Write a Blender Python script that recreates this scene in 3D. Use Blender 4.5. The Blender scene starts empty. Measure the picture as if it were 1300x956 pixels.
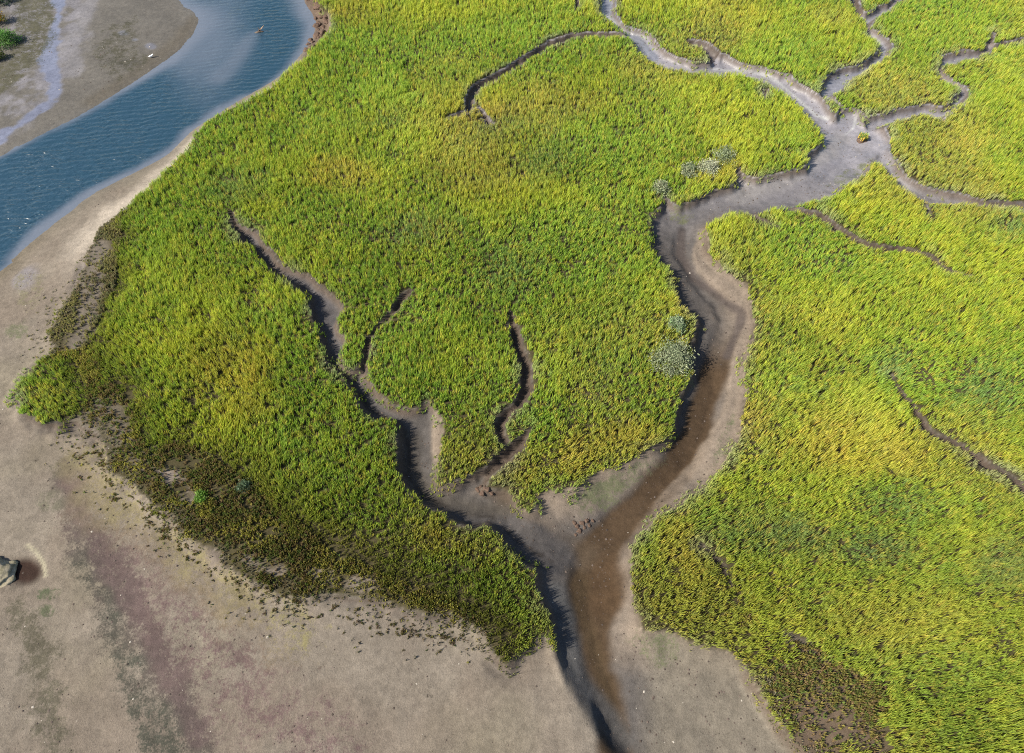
import bpy, math, random
import numpy as np
from mathutils import Vector
R = math.radians
rng = np.random.default_rng(7); random.seed(7)
scene = bpy.context.scene
COL = scene.collection
f32 = np.float32

# ------------------------------------------------------------------ camera
H, PITCH, FPX, CX, CY = 45.0, R(55), 867.0, 650.0, 433.0
SP, CP = math.sin(PITCH), math.cos(PITCH)
cd = bpy.data.cameras.new('camera'); cam = bpy.data.objects.new('camera', cd); COL.objects.link(cam)
cam.location = (0, 0, H); cam.rotation_euler = (math.pi/2 - PITCH, 0, 0)
cd.sensor_width = 36; cd.lens = 36*FPX/1300; cd.shift_y = -45/1300
cd.clip_start = 1; cd.clip_end = 8000
scene.camera = cam

def world(px, z=0.0):
    """survey points (given in photo pixels) -> metres on the level z"""
    p = np.atleast_2d(np.asarray(px, float))
    a = (p[:, 0]-CX)/FPX; b = -(p[:, 1]-CY)/FPX
    dy = CP + b*SP; dz = -SP + b*CP
    zz = np.broadcast_to(np.asarray(z, float), a.shape)
    t = (zz-H)/dz
    return np.stack([a*t, dy*t], 1)

def pixel(x, y, z=0.0):
    zr = z-H
    d = y*CP - zr*SP; u = y*SP + zr*CP
    return CX+FPX*x/d, CY-FPX*u/d

# ------------------------------------------------------------------ noise
def lattice(seed, n=256):
    return np.random.default_rng(seed).random((n, n)).astype(f32)
_lat = {}
def vnoise(x, y, scale, seed):
    L = _lat.setdefault(seed, lattice(seed))
    u = np.asarray(x)/scale + 1000.37; v = np.asarray(y)/scale + 1000.71
    iu = np.floor(u).astype(int); iv = np.floor(v).astype(int)
    fu = (u-iu); fv = (v-iv); fu = fu*fu*(3-2*fu); fv = fv*fv*(3-2*fv)
    a, b, c, d = (iu & 255), (iv & 255), ((iu+1) & 255), ((iv+1) & 255)
    return (L[a, b]*(1-fu)+L[c, b]*fu)*(1-fv)+(L[a, d]*(1-fu)+L[c, d]*fu)*fv
def fbm(x, y, scale, seed, octv=4):
    s = 0; w = 0
    for i in range(octv):
        c, sn = math.cos(0.6*i+.3), math.sin(0.6*i+.3)
        s = s + vnoise(x*c-y*sn, x*sn+y*c, scale/2**i, seed+i)*0.55**i; w += 0.55**i
    return s/w
def sstep(a, b, x):
    t = np.clip((x-a)/(b-a), 0, 1); return t*t*(3-2*t)

# ------------------------------------------------------------------ survey of the shorelines
MAIN = [(755,-60),(759,0),(762,14),(775,26),(788,37),(804,53),(816,67),(840,81),(871,87),(905,91),(943,92),(964,99),(988,112),(1006,128),(1026,149),(1040,170),(1039,182),(1026,197),(1020,211),(981,221),(945,223),(936,213),(933,228),(919,239),(891,251),(867,261),(852,258),(843,250),(841,263),(832,271),(826,276),(824,297),(826,318),(847,342),(858,373),(869,390),(883,399),(885,413),(881,431),(876,441),(871,460),(874,469),(871,482),(861,508),(856,536),(847,557),(823,574),(788,588),(757,602),(726,623),(695,625),(681,628),(676,648),(664,650),(650,640),(640,624),(622,640),(628,661),(640,688),(660,707),(681,720),(685,744),(698,785),(695,803),(705,860),(700,1060),
 (1070,1060),(1010,950),(985,900),(950,857),(933,839),(919,829),(885,819),(850,808),(816,803),(806,775),(802,737),(797,699),(806,681),(833,657),(860,643),(892,619),(919,592),(933,560),(942,529),(949,502),(945,474),(954,446),(957,418),(954,391),(950,367),(926,349),(905,325),(898,301),(898,284),(916,272),(936,267),(954,265),(981,264),(1006,261),(1030,254),(1058,244),(1082,230),(1099,216),(1111,202),(1127,189),(1127,173),(1117,159),(1101,154),(1097,149),(1089,138),(1072,137),(1064,141),(1061,147),(1051,133),(1033,116),(1016,107),(1002,95),(992,93),(971,86),(943,81),(919,69),(910,74),(905,78),(891,80),(871,76),(850,68),(843,66),(833,52),(823,40),(806,36),(789,28),(782,16),(781,0),(785,-60)]
CREEK_N = [(1061,147),(1063,137),(1047,121),(1040,114),(1044,104),(1058,90),(1071,85),(1089,85),(1106,71),(1115,64),(1110,52),(1097,41),(1096,26),(1097,17),(1113,10),(1134,-2),(1160,-60),(1170,-60),(1141,0),(1123,14),(1110,23),(1108,35),(1123,45),(1132,55),(1127,71),(1106,82),(1085,95),(1072,110),(1061,120),(1072,137),(1080,150)]
CREEK_E = [(1095,150),(1123,142),(1148,137),(1172,131),(1196,134),(1213,121),(1219,116),(1210,106),(1193,95),(1188,83),(1196,71),(1224,65),(1245,61),(1256,54),(1266,57),(1248,68),(1207,79),(1200,87),(1207,99),(1222,107),(1232,112),(1224,127),(1200,145),(1170,141),(1144,148),(1117,159),(1105,165)]
CREEK_SE = [(1120,180),(1127,189),(1137,208),(1155,225),(1175,237),(1217,246),(1248,252),(1300,256),(1400,275),(1400,284),(1300,263),(1258,259),(1224,256),(1186,255),(1168,247),(1144,231),(1123,215),(1111,203),(1105,200)]
CREEK_W = [(303,286),(314,290),(330,299),(346,321),(360,338),(388,349),(405,364),(433,387),(427,415),(438,432),(431,458),(446,470),(460,469),(473,494),(487,508),(515,522),(532,519),(546,515),(563,546),(558,574),(556,605),(559,613),(575,613),(592,605),(612,605),(606,617),(626,621),(640,624),(655,640),(650,700),(640,688),(627,662),(591,660),(556,651),(525,634),(508,612),(508,574),(505,546),(499,530),(477,527),(458,516),(453,502),(439,489),(422,468),(410,436),(400,401),(391,371),(375,356),(353,347),(334,333),(321,315),(305,297)]
BAYEDGE = [(404,-80),(404,0),(415,14),(417,35),(398,59),(377,80),(346,104),(311,125),(277,142),(256,159),(239,180),(218,204),(194,232),(170,252),(148,268),(122,290),(104,330),(84,380),(66,432),(69,439),(45,463),(28,484),(21,501),(26,526),(45,541),(69,545),(93,541),(104,550),(131,564),(138,592),(166,619),(194,633),(215,654),(242,678),(270,699),(294,720),(329,737),(381,756),(425,757),(484,770),(556,783),(605,792),(614,803),(622,827),(633,847),(650,849),(667,829),(690,806)]
BAY = BAYEDGE + [(704,812),(713,832),(722,852),(744,885),(800,970),(850,1060),(-420,1060),(-420,-150),(404,-150)]
RIVER = [(200,-150),(212,-60),(228,0),(249,17),(251,31),(242,48),(221,69),(187,93),(138,125),(97,149),(55,170),(0,199),(-160,285),(-420,400),(-420,640),(-160,455),(0,345),(14,330),(42,305),(83,273),(118,246),(152,228),(187,211),(215,194),(242,168),(277,144),(311,123),(353,98),(388,62),(401,35),(398,21),(386,0),(366,-60),(350,-150)]
LINES = {  # narrow creeks: x, y, half width
 'a': [(563,149,1.2),(595,138,2.5),(596,121,4),(605,107,4.5),(626,97,4.5),(660,76,4),(695,55,4),(723,44,4),(750,41,4),(790,42,4)],
 'b': [(608,135,2),(621,154,3)],
 'c': [(292,268,1.5),(297,284,3),(306,291,5)],
 'd': [(520,367,2.5),(508,377,3.5),(499,394,2.8),(477,416,2),(466,430,2.6),(463,453,2.6),(459,470,4)],
 'e': [(648,396,1.5),(651,412,3.5),(658,437,6),(668,463,7),(670,488,7),(662,506,6),(645,521,4.5),(632,538,6),(638,556,6)],
 'f': [(672,543,2),(660,560,5.5),(640,580,7),(615,600,8),(595,618,11)],
 'g': [(1131,474,3),(1144,497,5),(1162,521,6),(1182,546,6),(1217,563,5),(1248,584,5.5),(1283,604,5.5),(1310,627,5.5),(1350,669,5)],
 'h': [(1002,261,5),(1044,272,5),(1074,293,5),(1106,311,4.5),(1155,315,4.5),(1182,325,4.5),(1203,342,5),(1234,349,3)],
 'i': [(952,269,2),(988,287,2)],
 'j': [(872,50,2),(882,51,5),(896,54,5),(905,64,7),(912,77,8)],
 'k': [(1256,58,4),(1283,52,3),(1300,48,3),(1360,40,3)],
 'l': [(1080,-60,4),(1087,0,4),(1090,9,4),(1098,18,5)],
 'm': [(1197,140,3),(1199,152,2)], 'p': [(975,111,2),(969,121,.8)],
 'q': [(1262,40,2),(1259,54,3)], 'r': [(890,690,1),(912,712,1.5),(928,742,1.5)], 's': [(731,-20,2),(733,8,2)],
 't': [(1176,258,3),(1181,270,1.5)],
}

def smooth(pts, n=3):
    p = np.asarray(pts, float); out = []
    N = len(p)
    for i in range(N):
        a, b, c, d = p[i-1], p[i], p[(i+1) % N], p[(i+2) % N]
        for k in range(n):
            t = k/n
            out.append(.5*((2*b)+(c-a)*t+(2*a-5*b+4*c-d)*t*t+(-a+3*b-3*c+d)*t**3))
    return np.array(out)

def survey(poly, top=0.5, z=None):
    """outline of a bare (ungrown) region -> metres. Where the grown bank lies nearer
    the camera its edge was sighted over the grass tops."""
    p = smooth(poly)
    if z is not None: return world(p, z)
    w = world(p, 0.)
    t = np.roll(w, -1, 0)-np.roll(w, 1, 0); t /= np.linalg.norm(t, axis=1, keepdims=True)+1e-9
    area = 0.5*np.sum(w[:, 0]*np.roll(w[:, 1], -1)-np.roll(w[:, 0], -1)*w[:, 1])
    ny = -t[:, 0] if area > 0 else t[:, 0]        # outward normal of the bare region, y part
    zz = np.clip(-ny, 0, 1)*top                   # grown bank on the near side
    return world(p, zz)

def poly_sdf(X, Y, w, margin=8.):
    """signed distance, negative inside w"""
    out = np.full(X.shape, 1e3, f32)
    m = (X > w[:, 0].min()-margin) & (X < w[:, 0].max()+margin) & (Y > w[:, 1].min()-margin) & (Y < w[:, 1].max()+margin)
    x = X[m]; y = Y[m]
    d = np.full(x.shape, 1e9, f32); ins = np.zeros(x.shape, bool)
    for (ax, ay), (bx, by) in zip(w, np.roll(w, -1, 0)):
        ex, ey = bx-ax, by-ay
        t = np.clip(((x-ax)*ex+(y-ay)*ey)/(ex*ex+ey*ey+1e-12), 0, 1)
        d = np.minimum(d, (x-ax-t*ex)**2+(y-ay-t*ey)**2)
        if ay != by:
            ins ^= ((ay > y) != (by > y)) & (x < ex*(y-ay)/(ey if ey else 1e-12)+ax)
    d = np.sqrt(d); out[m] = np.where(ins, -d, d)
    return out

def line_sdf(X, Y, pts, z, margin=6.):
    """distance to a line of varying half width (pixels), negative inside"""
    p = np.asarray(pts, float); w = world(p[:, :2], z)
    e = world(p[:, :2]+np.array([.5, .5]), z)-world(p[:, :2]-np.array([.5, .5]), z)
    r = p[:, 2]*np.linalg.norm(e, axis=1)/1.414
    out = np.full(X.shape, 1e3, f32)
    for i in range(len(w)-1):
        a, b = w[i], w[i+1]; mg = margin+max(r[i], r[i+1])
        m = (X > min(a[0], b[0])-mg) & (X < max(a[0], b[0])+mg) & (Y > min(a[1], b[1])-mg) & (Y < max(a[1], b[1])+mg)
        x, y = X[m], Y[m]; ex, ey = b-a
        t = np.clip(((x-a[0])*ex+(y-a[1])*ey)/(ex*ex+ey*ey+1e-12), 0, 1)
        out[m] = np.minimum(out[m], np.hypot(x-a[0]-t*ex, y-a[1]-t*ey)-(r[i]+(r[i+1]-r[i])*t))
    return out

# ------------------------------------------------------------------ ground sheet
ZW = -1.45                                          # river level
STEP = 0.17
def axis(lo, hi, far):
    core = np.arange(lo, hi, STEP); out = []; s = STEP; v = 0
    while v < far:
        s *= 1.35; v += s; out.append(v)
    out = np.array(out)
    return np.concatenate([lo-out[::-1], core, core[-1]+out])
gx = axis(-78, 78, 4000); gy = axis(-10, 104, 4000)
X, Y = np.meshgrid(gx, gy, indexing='xy'); X = X.astype(f32); Y = Y.astype(f32)
XP, YP = pixel(X, np.maximum(Y, -12), 0)             # photo position, for laying out patches

wm = survey(MAIN); wn = survey(CREEK_N); we = survey(CREEK_E); ws = survey(CREEK_SE); ww = survey(CREEK_W); wb = survey(BAY, .3); wr = survey(RIVER, z=ZW)
sd_creek = np.minimum.reduce([poly_sdf(X, Y, w) for w in (wm, wn, we, ws, ww)])
sd_line = np.minimum.reduce([line_sdf(X, Y, l, 0.25) for l in LINES.values()])
sd_bay = poly_sdf(X, Y, wb, 12.)
sd_riv = poly_sdf(X, Y, wr, 60.)
wob = (fbm(X, Y, 2.2, 3, 4)-.5)*1.0
wob_fine = (fbm(X, Y, .8, 40, 2)-.5)*.5
gr = np.minimum(sd_creek+wob, np.minimum(sd_bay+wob*1.6, sd_line+wob_fine))        # >0 grown
dg = np.clip(-gr, 0, None)                          # metres out from the grown edge
bay = sstep(.55, -.75, sd_bay+(fbm(X, Y, 2.5, 45, 3)-.5)*.8)

def stroke(pts, z=-0.9, soft=1.0, brk=0.0, seed=90, sc=2.0):
    """0..1 mask along a surveyed line with half widths"""
    s = line_sdf(X, Y, pts, z, 12.)
    s = s+(fbm(X, Y, sc, seed, 4)-.5)*brk
    return sstep(soft, -soft*.3, s)
def blob(cx, cy, rx, ry, z=-0.9, brk=.6, seed=50, sc=3., ang=0.):
    xp, yp = pixel(X, np.maximum(Y, -12), z)
    c, s = math.cos(ang), math.sin(ang)
    u = ((xp-cx)*c+(yp-cy)*s)/rx; v = (-(xp-cx)*s+(yp-cy)*c)/ry
    r = np.sqrt(u*u+v*v)+(fbm(X, Y, sc, seed, 4)-.5)*brk*2
    return sstep(1.25, .55, r)

# gently shelving shores instead of cut banks
gentle = np.clip(blob(935,370,40,60,brk=.2)+blob(930,300,45,40,brk=.2)*.6+blob(930,470,26,60,brk=.2)+blob(915,570,40,60,brk=.2)+blob(850,650,70,40,brk=.2)*.8
                 +blob(700,650,60,40,brk=.2)+blob(780,610,80,36,brk=.2,ang=-.4)+blob(557,562,9,44,brk=.2)+blob(870,830,120,40,brk=.2)+blob(800,760,30,90,brk=.2)*.8
                 +blob(1110,200,30,22,brk=.2)*.7+blob(1060,240,60,16,brk=.2)*.7+blob(570,640,40,20,brk=.2)*.5, 0, 1)
cut = 1-gentle*.75
dgc = dg
z_creek = -.62*sstep(-.12, .62, -gr)*cut - .14*np.minimum(dgc, 4) - gentle*.45*(1-np.exp(-dgc/1.6))
z_bay = -.30*sstep(-.15, .9, -gr)-.9*(1-np.exp(-dg/16.))
dr = np.clip(sd_riv, 0, None)
tr = dr/(dr+dg+1e-3)
z_bay = np.where(sd_riv < 40, np.maximum(ZW+.03, ZW+np.minimum((-.22-ZW)*tr**.8, .25+.05*dr)), z_bay) if False else z_bay
near = sstep(14, 0, sd_riv)
z_bay = z_bay*(1-near)+near*(ZW+np.minimum((-.2-ZW)*np.clip(tr, 0, 1)**1.1, .02+.10*dr))
z_bay = np.where(sd_riv < 0, ZW-.02+np.maximum(-1.6, .14*sd_riv), z_bay)
thal = stroke([(871,292,4),(863,322,4),(880,352,5),(915,385,8),(925,410,10),(915,445,12),(902,490,13),(885,545,15),(858,598,18),(815,640,18),(770,685,20),(750,720,26),(757,760,28),(752,800,20),(758,850,18),(775,900,18),(790,1050,18)], soft=.55, brk=.7)
BAR = [(899,286),(886,299),(877,322),(886,346),(908,369),(935,389),(944,406),(939,425),(930,450),(925,480),(920,510),(906,540),(890,565),(872,592),(846,622),(822,650),(806,668),
       (802,690),(812,690),(860,655),(892,625),(921,594),(936,560),(945,529),(952,502),(948,474),(957,446),(960,418),(957,391),(953,367),(929,349),(908,325),(901,301)]
sd_bar = poly_sdf(X, Y, world(smooth(BAR), -.8), 6.)+(fbm(X, Y, 1.2, 46, 4)-.5)*.5
bar = sstep(.14, -.22, sd_bar)
thal2 = stroke([(640,640,6),(665,675,10),(700,700,14),(740,712,18)], soft=1.2, brk=.6)
thalw = stroke([(520,560,8),(520,600,9),(545,632,8),(590,645,6),(640,650,6)], soft=.8, brk=.6)
zz = z_creek*(1-bay)+z_bay*bay
zz = zz+.17*bar*(1-bay)*sstep(.2, 1., dg)
zz = zz-.16*np.maximum.reduce([thal, thal2*.7, thalw*.5])*(1-bay*.7)
pool_x = blob(33,726,26,18,-.9,.2)
zz = zz-.14*pool_x
nz = (fbm(X, Y, 1.1, 11, 4)-.5)
zz = np.where(gr > .12, nz*.10, zz+nz*(.16-.10*bay)*sstep(0, .6, dg)+(fbm(X,Y,6,17,3)-.5)*.16*bay*sstep(0,4,dg)*sstep(0,3,dr))
far = np.maximum(np.maximum(np.abs(X)-78, Y-104), -10-Y)
zz = np.where((far > 0) & (gr > 0), (fbm(X, Y, 60, 23, 3)-.5)*.6*sstep(0, 60, far), zz).astype(f32)

# colours of mud, silt, weed film and soil (own colour, with some sheen and shade painted in)
def lay(c, mask, col, k=1.0):
    m = np.clip(mask*k, 0, 1)[..., None]
    return c*(1-m)+np.array(col, f32)*m
stc = np.zeros(X.shape+(4,), f32)
def stain(mask, col, k=1.):
    m = np.clip(mask*k, 0, 1); t = np.where(m > 0, m/(m+stc[..., 3]*(1-m)+1e-6), 0)[..., None]
    stc[..., :3] = stc[..., :3]*(1-t)+np.array(col, f32)*t; stc[..., 3] = m+stc[..., 3]*(1-m)
c = np.empty(X.shape+(3,), f32)
wet = np.zeros(X.shape, f32)
c[:] = (.30, .25, .205)                                                     # bay silt, fairly dry
pn = fbm(X, Y, 5, 61, 4)
c = lay(c, sstep(.4, .7, pn), (.26, .205, .165), .6)
c = lay(c, sstep(.5, .75, fbm(X, Y, 9, 66, 4)), (.30, .255, .19), .6)
# creek bed
up = sstep(330, 150, YP)                                                     # upper reaches stay wet
cb = (1-bay)
c = lay(c, cb, (.125, .11, .104))
c = lay(c, cb*up, (.31, .29, .325))  # lilac wet sheen painted into the upper bed colour
wet = cb*(.25+.70*up)
c = lay(c, gentle*cb*sstep(3.2, .4, dg)*sstep(250, 290, YP), (.30, .235, .185), .8); wet = wet*(1-.6*gentle*(1-up))
c = lay(c, thal*sstep(400, 470, YP), (.085, .054, .032), .95); wet = np.maximum(wet, thal*.5)
c = lay(c, stroke([(866,292,3),(864,322,3),(881,353,4),(919,380,4),(940,401,4),(936,425,4),(923,453,4)], soft=.35, brk=.3), (.10,.08,.075), .85)
c = lay(c, bar*sstep(720, 560, YP), (.285, .225, .18), .8)
c = lay(c, np.clip(sstep(800, 850, XP)*sstep(770, 830, YP), 0, 1)*cb, (.235, .20, .16), .85)
c = lay(c, thal2, (.10, .072, .05), .85)
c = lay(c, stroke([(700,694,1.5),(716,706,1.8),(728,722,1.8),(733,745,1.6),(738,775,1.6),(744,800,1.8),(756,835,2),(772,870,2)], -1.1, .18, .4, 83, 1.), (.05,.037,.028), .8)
c = lay(c, stroke([(430,470,8),(470,518,8),(515,560,14),(518,600,14),(545,636,12),(600,652,13),(650,668,16),(705,708,20)], soft=.7, brk=1.), (.098,.09,.092), .85)
c = lay(c, stroke([(310,292,4),(338,322,5),(372,350,7),(408,385,9),(418,430,8),(432,468,7)], soft=.6, brk=.6)*cb, (.12,.11,.118), .8)
c = lay(c, thalw, (.10, .085, .072), .8); wet = np.maximum(wet, thalw*.5)
c = lay(c, blob(768,742,26,42,-1.1,.25), (.085,.052,.03), .9); wet = np.maximum(wet, .75*blob(768,742,26,42,-1.1,.25))
c = lay(c, stroke([(738,735,6),(735,770,5),(752,810,7),(765,860,8),(785,930,10)], -1.1, .5, .8), (.09,.06,.035), .85)
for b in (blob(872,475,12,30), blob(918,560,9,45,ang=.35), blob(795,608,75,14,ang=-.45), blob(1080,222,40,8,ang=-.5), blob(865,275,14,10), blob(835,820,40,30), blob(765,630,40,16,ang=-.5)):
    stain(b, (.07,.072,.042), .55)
# bay colouring: weed film, purple silt, dark runnels
runnel = stroke([(85,600,8),(95,640,10),(112,690,14),(140,745,18),(168,800,22),(195,860,26),(225,960,32)], soft=1.2, brk=1.6, sc=2.4)
stain(runnel, (.042,.041,.032), .68); wet = np.maximum(wet, .35*runnel)
stain(stroke([(86,590,5),(98,630,6),(125,690,7),(160,750,8),(190,800,9),(215,850,9),(250,940,10)], soft=.5, brk=1.2, seed=91), (.055,.04,.038), .7)
purple = stroke([(95,615,10),(130,670,22),(175,720,28),(225,770,34),(280,830,36),(350,900,38),(420,980,38)], soft=3, brk=5.5, seed=97, sc=2.2)
stain(purple, (.08,.056,.052), .56)
stain(stroke([(120,585,8),(160,640,10),(220,690,12),(300,745,12),(380,800,13)], soft=2.5, brk=4, seed=104), (.135,.118,.06), .5)
stain(stroke([(20,770,8),(45,810,9),(60,860,10),(75,960,12)], soft=1.4, brk=2.4, seed=108), (.065,.058,.042), .75)
stain(blob(70,640,22,16), (.09,.085,.06), .5); stain(blob(65,755,18,9,brk=1.), (.06,.065,.04), .7); stain(blob(62,775,10,8,brk=1.), (.06,.065,.04), .6)
c = lay(c, pool_x, (.05,.028,.022), .98); wet = np.maximum(wet, .6*pool_x)
c = lay(c, stroke([(38,694,1.2),(50,703,1.2),(58,716,1.4),(61,732,1.2)], soft=.1), (.50,.44,.32), .9)
c = lay(c, blob(120,345,22,14,ang=-.8)*sstep(.4,.6,fbm(X,Y,1.5,35,3)), (.33,.29,.29), .6)
stain(blob(35,365,22,30,brk=.7), (.105,.095,.06), .5); stain(blob(22,425,30,16), (.08,.08,.05), .6)
c = lay(c, blob(30,352,14,22,brk=.8,ang=.6), (.30,.27,.29), .8)
# sandy rim along the river's near shore
rim = bay*sstep(3.6, 1.2, dg)*sstep(430, 300, YP)
c = lay(c, rim*sstep(420, 250, YP), (.66, .56, .47), .8)
wrim = sstep(2.2, .2, dr)*sstep(0, 1.5, dg)*bay; c = lay(c, wrim, (.20, .165, .12), .75); wet = np.maximum(wet, .5*wrim)
c = lay(c, stroke([(392,-20,4),(399,4,6),(408,20,6),(409,38,6),(398,56,5),(385,72,3)], -.6, .6, .8, 86), (.17,.115,.085), .9)
# opposite mud bank
opp = bay*(XP < 262)*(YP < 330-XP*1.1)*(sd_riv > 0)
opp = opp*(YP < 205-XP*.62+ (XP>225)*30)
c = lay(c, opp, (.185, .165, .145)); wet = np.maximum(wet, .35*opp)
rill = stroke([(70,-60,7),(74,0,4),(75,16,2.5),(70,38,3.5),(64,62,4.5),(62,80,6),(70,105,3),(67,122,4),(50,138,3),(24,156,3),(-10,178,5),(-90,225,8)], ZW+.35, .4, 1.5, 95, 1.4)
c = lay(c, opp*stroke([(55,-60,26),(60,0,22),(68,50,18),(50,90,16),(20,130,16),(-40,170,20)], ZW+.35, 2., 3.5, 94)*sstep(.38,.6,fbm(X,Y,1.6,77,4)), (.29,.27,.30), .8)
c = lay(c, stroke([(122,-10,4),(107,24,4),(96,43,5),(85,66,6),(95,90,6)], ZW+.35, .8, 1.6, 96), (.29,.27,.29), .7)
c = lay(c, rill, (.25,.26,.36), .9); wet = np.maximum(wet, rill)
stain(opp*stroke([(36,-20,10),(44,20,10),(44,50,11),(28,78,10),(0,104,12),(-60,140,14)], ZW+.35, 1.4, 1.6, 98), (.045,.042,.025), .75)
stain(opp*blob(158,62,34,36,ZW+.2,.9,52,2.4), (.04,.037,.024), .62)
c = lay(c, opp*stroke([(250,24,5),(235,48,7),(205,72,7),(170,98,6),(120,128,5)], ZW+.1, 1.2, 1.), (.145,.12,.09), .7)
for (px, py, rx, ry) in ((158,44,8,3.5),(192,59,8,4),(172,52,4,2)):
    b = blob(px,py,rx,ry,ZW+.2,.25,53,1.); c = lay(c, b, (.24,.23,.27), .7); wet = np.maximum(wet, b)
# threads of run-off in the upper channel, their glint painted in pale
thread = np.maximum.reduce([stroke([(762,14,1.6),(778,30,1.6),(800,50,1.6),(822,72,1.6)], -1., .12, .2), stroke([(900,90,1.4),(943,93,1.5),(968,98,1.5),(990,110,1.4),(1015,130,1.2),(1035,148,1.4),(1058,160,1.3)], -1., .12, .2),
                            stroke([(1085,150,.8),(1082,165,.8),(1072,172,.8)], -1., .1, .2)])
c = lay(c, thread, (.46,.45,.46), .8); wet = np.maximum(wet, thread)
watery = np.maximum.reduce([stroke([(755,-40,6),(768,8,5),(785,28,5),(800,48,5),(830,76,4)], -1., .4, .5), stroke([(1127,196,5),(1150,225,6),(1180,243,6),(1230,252,5),(1300,260,5),(1380,276,5)], -1., .5, .5),
                            stroke([(1125,60,9),(1100,82,8),(1075,95,9),(1060,112,8),(1066,130,6)], -1., .8, .8)*.7, stroke([(1200,90,5),(1212,104,5),(1228,114,5),(1210,132,4)], -1, .5, .5)*.7])
c = lay(c, watery, (.22,.23,.29), .8); wet = np.maximum(wet, watery)
c = lay(c, stroke([(1068,175,6),(1045,195,8),(1015,213,8),(975,235,9),(930,248,9)], -1., 1.2, 1.4), (.33,.30,.29), .6)
c = lay(c, stroke([(440,484,1.2),(470,520,1.2),(513,548,1.2),(522,575,1.2),(518,604,1.4),(540,634,1.4),(585,652,1.2),(625,658,1.2),(660,690,1.4),(700,712,1.6)], -.9, .12, .5, 99, .8), (.06,.05,.045), .8)
c = lay(c, stroke([(705,750,8),(716,790,9),(722,826,10),(738,862,10),(790,940,12)], -.9, .6, .6, 89), (.10,.10,.105), .7)  # darker wet mud, with shade of the bank drop painted in
# raw peat on the cut banks
bank = sstep(.6, .1, dg)*(dg > 0)*(1-bay)*cut
c = lay(c, bank, (.15, .11, .085), .8); wet = wet*(1-.6*bank)
# soil under the growth
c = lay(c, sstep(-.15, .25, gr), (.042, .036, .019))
dead = sstep(.9, -1.6, poly_sdf(X, Y, world(smooth([(925,735),(964,785),(1013,806),(1058,834),(1100,866),(1160,960),(1030,970),(985,900),(950,855),(935,800)]), 0.), 8.)+(fbm(X, Y, 2., 44, 4)-.5)*4.5)
sand_in = np.maximum.reduce([blob(212,606,24,13,0,.5,ang=.45), blob(238,628,26,12,0,.5,ang=.45), blob(330,715,40,10,0,.9,ang=.35)*.8, blob(440,738,60,12,0,.9,ang=.2)*.8, blob(1015,822,34,14,0,.8,ang=.55)*.7])
inlet = stroke([(95,440,5),(108,418,6),(112,390,7),(118,350,6),(130,310,5)], -.1, .8, 1.2)
inlet2 = stroke([(110,540,14),(130,512,9),(140,525,8),(160,560,10),(175,590,8)], -.1, 1., 1.6)
c = np.where((gr > .05)[..., None], c, c*np.where(bay > .5, .40, .44)[..., None]*np.array((.98, 1.0, .98), f32))
c = lay(c, sstep(.12, -.1, sd_line+wob_fine)*(sd_creek > .3), (.045,.034,.027), .85).astype(f32)  # narrow creeks darkened in colour, standing in for shade between their banks
c = lay(c, (gr > 0)*sand_in*sstep(.3,.6,fbm(X,Y,1.,47,4)), (.15,.125,.108), .8)
c = lay(c, (gr > 0)*np.maximum(inlet, inlet2*.7), (.10,.085,.07), .8)
c = lay(c, (gr > 0)*dead, (.085,.062,.046), .8)
c = lay(c, ((far > -2)*(gr > .5)), (.12, .13, .03), .8)
wet = np.where(gr > .1, 0, np.clip(wet, 0, 1))*np.maximum(sstep(340, 240, YP), .12)

def grid_mesh(name, X, Y, Z):
    ny, nx = X.shape
    me = bpy.data.meshes.new(name)
    co = np.stack([X, Y, Z], -1).astype(f32).reshape(-1)
    i = np.arange((ny-1)*(nx-1)); r = i//(nx-1); q = r*nx+i % (nx-1)
    fc = np.stack([q, q+1, q+nx+1, q+nx], 1).astype(np.int32)
    return mesh_from(me, co, fc.reshape(-1), np.full(len(fc), 4, np.int32))
def mesh_from(me, co, loops, counts):
    me.vertices.add(len(co)//3); me.vertices.foreach_set('co', co)
    me.loops.add(len(loops)); me.loops.foreach_set('vertex_index', loops.astype(np.int32))
    me.polygons.add(len(counts))
    st = np.concatenate([[0], np.cumsum(counts)[:-1]]).astype(np.int32)
    me.polygons.foreach_set('loop_start', st)
    me.update(calc_edges=True); return me
def colour_attr(me, rgba, name='tint'):
    a = me.color_attributes.new(name, 'FLOAT_COLOR', 'POINT')
    a.data.foreach_set('color', np.ascontiguousarray(rgba, f32).reshape(-1))
def link(name, me, mat, parent=None, **props):
    o = bpy.data.objects.new(name, me); COL.objects.link(o)
    if mat and not me.materials: me.materials.append(mat)
    if parent: o.parent = parent
    for k, v in props.items(): o[k] = v
    return o

# ------------------------------------------------------------------ materials
def material(name):
    m = bpy.data.materials.new(name); m.use_nodes = True
    nt = m.node_tree; nt.nodes.clear()
    out = nt.nodes.new('ShaderNodeOutputMaterial')
    def N(t, **kw):
        n = nt.nodes.new('ShaderNode'+t)
        for k, v in kw.items():
            if k in n.inputs: n.inputs[k].default_value = v
            else: setattr(n, k, v)
        return n
    return m, nt, out, N, nt.links.new
def mathn(N, L, op, a, b=None, clamp=False):
    n = N('Math', operation=op); n.use_clamp = clamp
    for i, v in enumerate((a, b)):
        if v is None: continue
        if hasattr(v, 'links'): L(v, n.inputs[i])
        else: n.inputs[i].default_value = v
    return n.outputs[0]
def mixc(N, L, f, a, b, blend='MIX'):
    n = N('Mix', data_type='RGBA', blend_type=blend)
    for i, v in ((0, f), (6, a), (7, b)):
        if hasattr(v, 'links'): L(v, n.inputs[i])
        else: n.inputs[i].default_value = v if i == 0 else (*v, 1)
    return n.outputs[2]
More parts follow.
